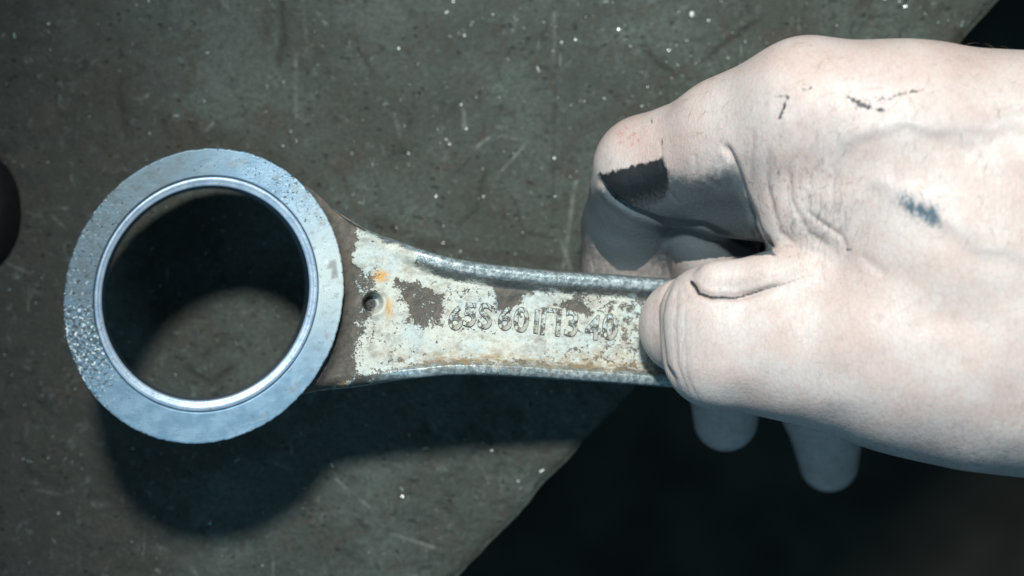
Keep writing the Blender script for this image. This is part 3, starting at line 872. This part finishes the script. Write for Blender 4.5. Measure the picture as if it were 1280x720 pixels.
# grease, dirt and painted finger shade, where the photograph shows them
jag = 7 * vnoise(hx / 5, hy / 9, 96) + 3 * vnoise(hx / 2.2, hy / 5, 97)
dirt = np.maximum(dirt, poly_soft(hx, hy + jag * 0.8, [(746, 218), (775, 211), (800, 205), (829, 195), (836, 214), (836, 248), (805, 268), (764, 250)], 6) * (1 - 0.55 * smooth(16, 66, hy - np.interp(hx, [740, 775, 828], [216, 212, 196]))))
top_band = hy - np.interp(hx, [740, 775, 828, 870, 915, 950], [216, 212, 196, 205, 190, 205])
inA = (hx < 990) & (hx > 715) & (Vh[:, 2] > 19) & (hy < np.interp(hx, [820, 850, 910, 1000], [338, 328, 321, 318]))
grey = np.where(inA, smooth(-4, 40, top_band + jag * 0.5) * 0.95, 0)  # grease plus shade painted on the index finger's underside
hood = hx - np.interp(hy, [150, 178, 205, 245, 290, 330], [900, 905, 918, 932, 950, 980])
grey *= 1 - smooth(-5, 4, hood)
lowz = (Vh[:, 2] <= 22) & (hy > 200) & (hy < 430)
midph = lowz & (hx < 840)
grey = np.where(midph, np.maximum(grey, 0.56 + 0.40 * (1 - smooth(292, 330, hy + jag * 0.9 - 0.22 * (hx - 790)))), grey)  # shade painted into the bent part of the index finger
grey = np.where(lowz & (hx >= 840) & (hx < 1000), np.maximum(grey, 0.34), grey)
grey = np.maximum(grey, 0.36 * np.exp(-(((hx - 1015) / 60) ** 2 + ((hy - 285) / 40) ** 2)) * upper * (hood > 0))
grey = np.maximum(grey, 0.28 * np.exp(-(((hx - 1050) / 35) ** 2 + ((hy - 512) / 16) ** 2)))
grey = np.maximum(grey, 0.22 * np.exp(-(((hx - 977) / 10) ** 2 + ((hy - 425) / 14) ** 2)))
grey = np.maximum(grey, 0.30 * smooth(520, 560, hy) * (Vh[:, 2] > 20) * (hx > 1050))  # shading painted along the hand's lower edge
for pts, w, a0_ in (([(1060, 121), (1078, 131), (1092, 136), (1104, 139)], 3.0, 1.05), ([(1084, 122), (1110, 124), (1138, 113), (1150, 112)], 2.6, 0.8), ([(1070, 134), (1095, 128), (1125, 118)], 5.0, 0.55),
                     ([(982, 121), (979, 134), (976, 146)], 3.0, 1.0), ([(978, 158), (977, 200), (972, 240)], 2.2, 0.55), ([(1003, 111), (1012, 110)], 2.6, 0.8), ([(968, 121), (988, 123)], 2.2, 0.6)):
    jx = 6 * vnoise(hx / 3.5, hy / 3.5, 120) + 4 * vnoise(hx / 1.6, hy / 1.6, 121)
    d_, t_ = seg_dist(hx + jx, hy + 6 * vnoise(hx / 3.5, hy / 3.5, 122), pts)
    dirt = np.maximum(dirt, a0_ * np.exp(-(d_ / w) ** 2) * (0.75 + 0.9 * vnoise(hx / 5, hy / 5, 123)))
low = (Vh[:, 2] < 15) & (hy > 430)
grey = np.where(low, 0.36, grey)  # dim light on the low fingertips painted as grey
wrk = 1.0 * np.exp(-(((hx - 1010) / 62) ** 2 + ((hy - 262) / 62) ** 2)) * upper * (hood > -4) + 0.45 * np.exp(-(((hx - 905) / 60) ** 2 + ((hy - 225) / 40) ** 2)) * upper + 0.4 * np.exp(-((hx - 850) / 16) ** 2 - ((hy - 420) / 70) ** 2) + 0.28 * smooth(470, 545, hy) * upper + 0.14
vd1, _ = seg_dist(hx + wv * 2, hy + wv2 * 2, [(1280, 150), (1200, 165), (1120, 150), (1060, 175)])
vd2, _ = seg_dist(hx + wv * 2, hy + wv2 * 2, [(1280, 320), (1210, 300), (1170, 260), (1100, 230)])
vein = np.maximum(np.exp(-(vd1 / 12) ** 2), np.exp(-(vd2 / 12) ** 2)) * upper
blue = poly_soft(hx + wv, hy + wv2, [(1124, 242), (1140, 246), (1178, 262), (1176, 288), (1158, 285), (1130, 262)], 12) * 0.92
d_, t_ = seg_dist(hx + wv * 0.3, hy + wv2 * 0.3, [(864, 352), (873, 365), (890, 371), (920, 371), (955, 363), (980, 355), (1004, 346)])
dirt = np.maximum(dirt, np.exp(-(d_ / (2.5 * (1 - 0.6 * t_))) ** 2) * (1.12 - 0.55 * t_))
for (bx, by, sx, sy, a) in ((1090, 128, 34, 9, 0.36), (1045, 240, 3, 2.5, 0.5), (995, 300, 5, 3, 0.5), (1060, 312, 8, 3, 0.6), (815, 152, 2, 7, 0.6), (828, 178, 2, 9, 0.6), (1038, 505, 9, 4, 0.4)):
    dirt = np.maximum(dirt, a * np.exp(-((hx - bx) / sx) ** 2 - ((hy - by) / sy) ** 2) * upper)
for (bx, by, r) in ((777, 178, 3), (786, 172, 2.5), (793, 168, 3), (790, 180, 2.5), (783, 160, 2), (775, 168, 4), (798, 176, 2)):
    red = np.maximum(red, np.exp(-((hx - bx) ** 2 + (hy - by) ** 2) / r ** 2))
pink = np.exp(-(((hx - 800) / 60) ** 2 + ((hy - 170) / 30) ** 2)) + 0.5 * np.exp(-(((hy - 75) / 35) ** 2)) + 0.4 * np.exp(-(((hx - 1090) / 40) ** 2 + ((hy - 400) / 50) ** 2))
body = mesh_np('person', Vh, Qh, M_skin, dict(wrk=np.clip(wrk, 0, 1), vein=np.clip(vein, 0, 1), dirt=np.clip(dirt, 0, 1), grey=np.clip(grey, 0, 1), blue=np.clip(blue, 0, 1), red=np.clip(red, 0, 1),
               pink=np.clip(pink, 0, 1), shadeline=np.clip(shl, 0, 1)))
tag(body, 'bare right hand smeared with black grease, thumb pressing on the steel rod', 'person')

# thumbnail on the end face of the bent thumb
nu_, nv_ = 25, 25
cn = P(860, 408, 34.0)
Vn = []
for i in range(nu_):
    for j in range(nv_):
        a = (i / (nu_ - 1) - 0.5) * 2; b = (j / (nv_ - 1) - 0.5) * 2
        rr_ = 9.15 - 0.5 * max(0, abs(a) ** 4, abs(b) ** 4)
        th = a * 0.66; ph = b * 0.42 + 0.34
        Vn.append(cn + rr_ * np.array([-math.cos(th) * math.cos(ph), math.sin(th) * math.cos(ph), math.sin(ph)]))
Vn = np.array(Vn)
Vall_ = np.concatenate([Vn, Vn + np.array([0.7, 0, -0.2])])
qn = grid_quads(nu_, nv_)
mesh_np('thumbnail', Vall_, np.concatenate([qn, qn[:, ::-1] + len(Vn)]), M_nail, None, body)

# fine short hairs on the back of the hand
M_hair = mat_plain('fine_hair', (0.16, 0.11, 0.08), 0.5, 0, 1, 0.2, 0.0)
cand = np.where((Nh[:, 2] > 0.05) & (Vh[:, 2] > 30) & (((hx > 860) & (hx < 930) & (hy < 175)) | ((hx > 1000) & (hy < 300))))[0]
pick = RNG.choice(cand, 330, replace=False)
Vhh = []; Qhh = []
for i in pick:
    n0 = Nh[i]; p0 = Vh[i]
    dirn = np.array([-0.55, -0.75, 0]) + 0.5 * RNG.normal(size=3) * np.array([1, 1, 0.2])
    dirn -= n0 * (dirn @ n0); dirn /= np.linalg.norm(dirn)
    L = RNG.uniform(1.4, 3.4); w0 = 0.030
    sidev = np.cross(n0, dirn); b0 = len(Vhh)
    for k in range(5):
        t = k / 4
        c0 = p0 - 0.1 * n0 + dirn * L * t + n0 * (0.75 * L * t * (1 - 0.62 * t))
        w = w0 * (1 - 0.75 * t)
        for q in range(3):
            aa = q * 2.0944
            Vhh.append(c0 + w * (math.cos(aa) * sidev + math.sin(aa) * n0))
    for k in range(4):
        for q in range(3):
            Qhh.append([b0 + k * 3 + q, b0 + k * 3 + (q + 1) % 3, b0 + k * 3 + 3 + (q + 1) % 3, b0 + k * 3 + 3 + q])
tag(mesh_np('hair', np.array(Vhh), np.array(Qhh), M_hair, None, body), kind='stuff')

# ------------------------------------------------------------------ small loose things
# plain black dome for an unidentified dark shape at the left edge of the picture
prk = [(0.01, 9.0), (1.6, 8.9), (3.4, 8.4), (5.2, 7.4), (6.6, 5.8), (7.4, 3.8), (7.8, 1.6), (8.0, 0.0)]
a3 = np.linspace(0, 2 * math.pi, 64, endpoint=False)
ck = P(-22, 265, 0)
Vk = np.stack([np.stack([ck[0] + r * np.cos(a3), ck[1] + 1.55 * r * np.sin(a3), np.full(64, z - 0.5)], -1) for r, z in prk], 1).reshape(-1, 3)
kn = mesh_np('black_dome', Vk, grid_quads(64, len(prk), False, True), M_black)
tag(kn, 'black rounded stopper lying on the bench beside the rod', 'dome')

# one white crumb near the knuckles
cr = P(865, 18, 0.3)
bmv = []
for k in range(60):
    z = 1 - 2 * (k + 0.5) / 60; ph = k * 2.399
    r = math.sqrt(1 - z * z); s = 0.62 * (1 + 0.35 * (RNG.random() - 0.5))
    bmv.append(cr + s * np.array([r * math.cos(ph) * 0.8, r * math.sin(ph) * 1.1, z * 0.7]))
import bmesh
bm = bmesh.new()
for p in bmv: bm.verts.new(Vector(p) * MM)
bmesh.ops.convex_hull(bm, input=bm.verts)
me = bpy.data.meshes.new('crumb'); bm.to_mesh(me); bm.free(); me.materials.append(M_crumb)
co = bpy.data.objects.new('crumb', me); scene.collection.objects.link(co)
tag(co, 'tiny white crumb on the bench just above the knuckles', 'crumb')

# metal swarf: slivers nobody could count
Vf = []; Qf = []
n_f = 460
cnt = 0
while cnt < n_f:
    fx = RNG.uniform(-30, 1240); fy = RNG.uniform(-10, 730)
    dens = 0.30 + 0.7 * smooth(330, 520, fx) * (1 - smooth(330, 480, fy))
    if RNG.random() > dens: continue
    p = P(fx, fy, 0)
    t = (p[0] - E0[0]) * inn[0] + (p[1] - E0[1]) * inn[1]
    if t < 2: continue
    s_ = (p[0] - E0[0]) * ed[0] + (p[1] - E0[1]) * ed[1]
    iS = int(np.clip(np.searchsorted(sa, s_), 0, ns - 1)); iT = int(np.clip(np.searchsorted(ta, t), 0, nt - 1))
    z = zf[iS * nt + iT]
    L = RNG.uniform(0.10, 0.30) * (1 + 1.3 * (RNG.random() < 0.12)); w = RNG.uniform(0.06, 0.14); th = RNG.uniform(0, math.pi)
    u = np.array([math.cos(th), math.sin(th), RNG.uniform(-0.3, 0.3)]); v = np.array([-math.sin(th), math.cos(th), RNG.uniform(-0.4, 0.4)])
    c0 = np.array([p[0], p[1], z + 0.10]); b0 = len(Vf)
    for (su, sv_, sz) in ((-1, -1, -.06), (1, -1, -.06), (1, 1, -.06), (-1, 1, -.06), (-.7, -.7, .06), (.8, -.6, .06), (.7, .7, .06), (-.8, .6, .06)):
        Vf.append(c0 + u * L * su + v * w * sv_ + np.array([0, 0, sz]))
    for q in ((4, 5, 6, 7), (0, 1, 5, 4), (1, 2, 6, 5), (2, 3, 7, 6), (3, 0, 4, 7)): Qf.append([b0 + i for i in q])
    cnt += 1
sw = mesh_np('metal_swarf', np.array(Vf), np.array(Qf), M_flake, None, None, True)
tag(sw, 'tiny bright metal slivers scattered over the grimy bench', 'swarf', kind='stuff')
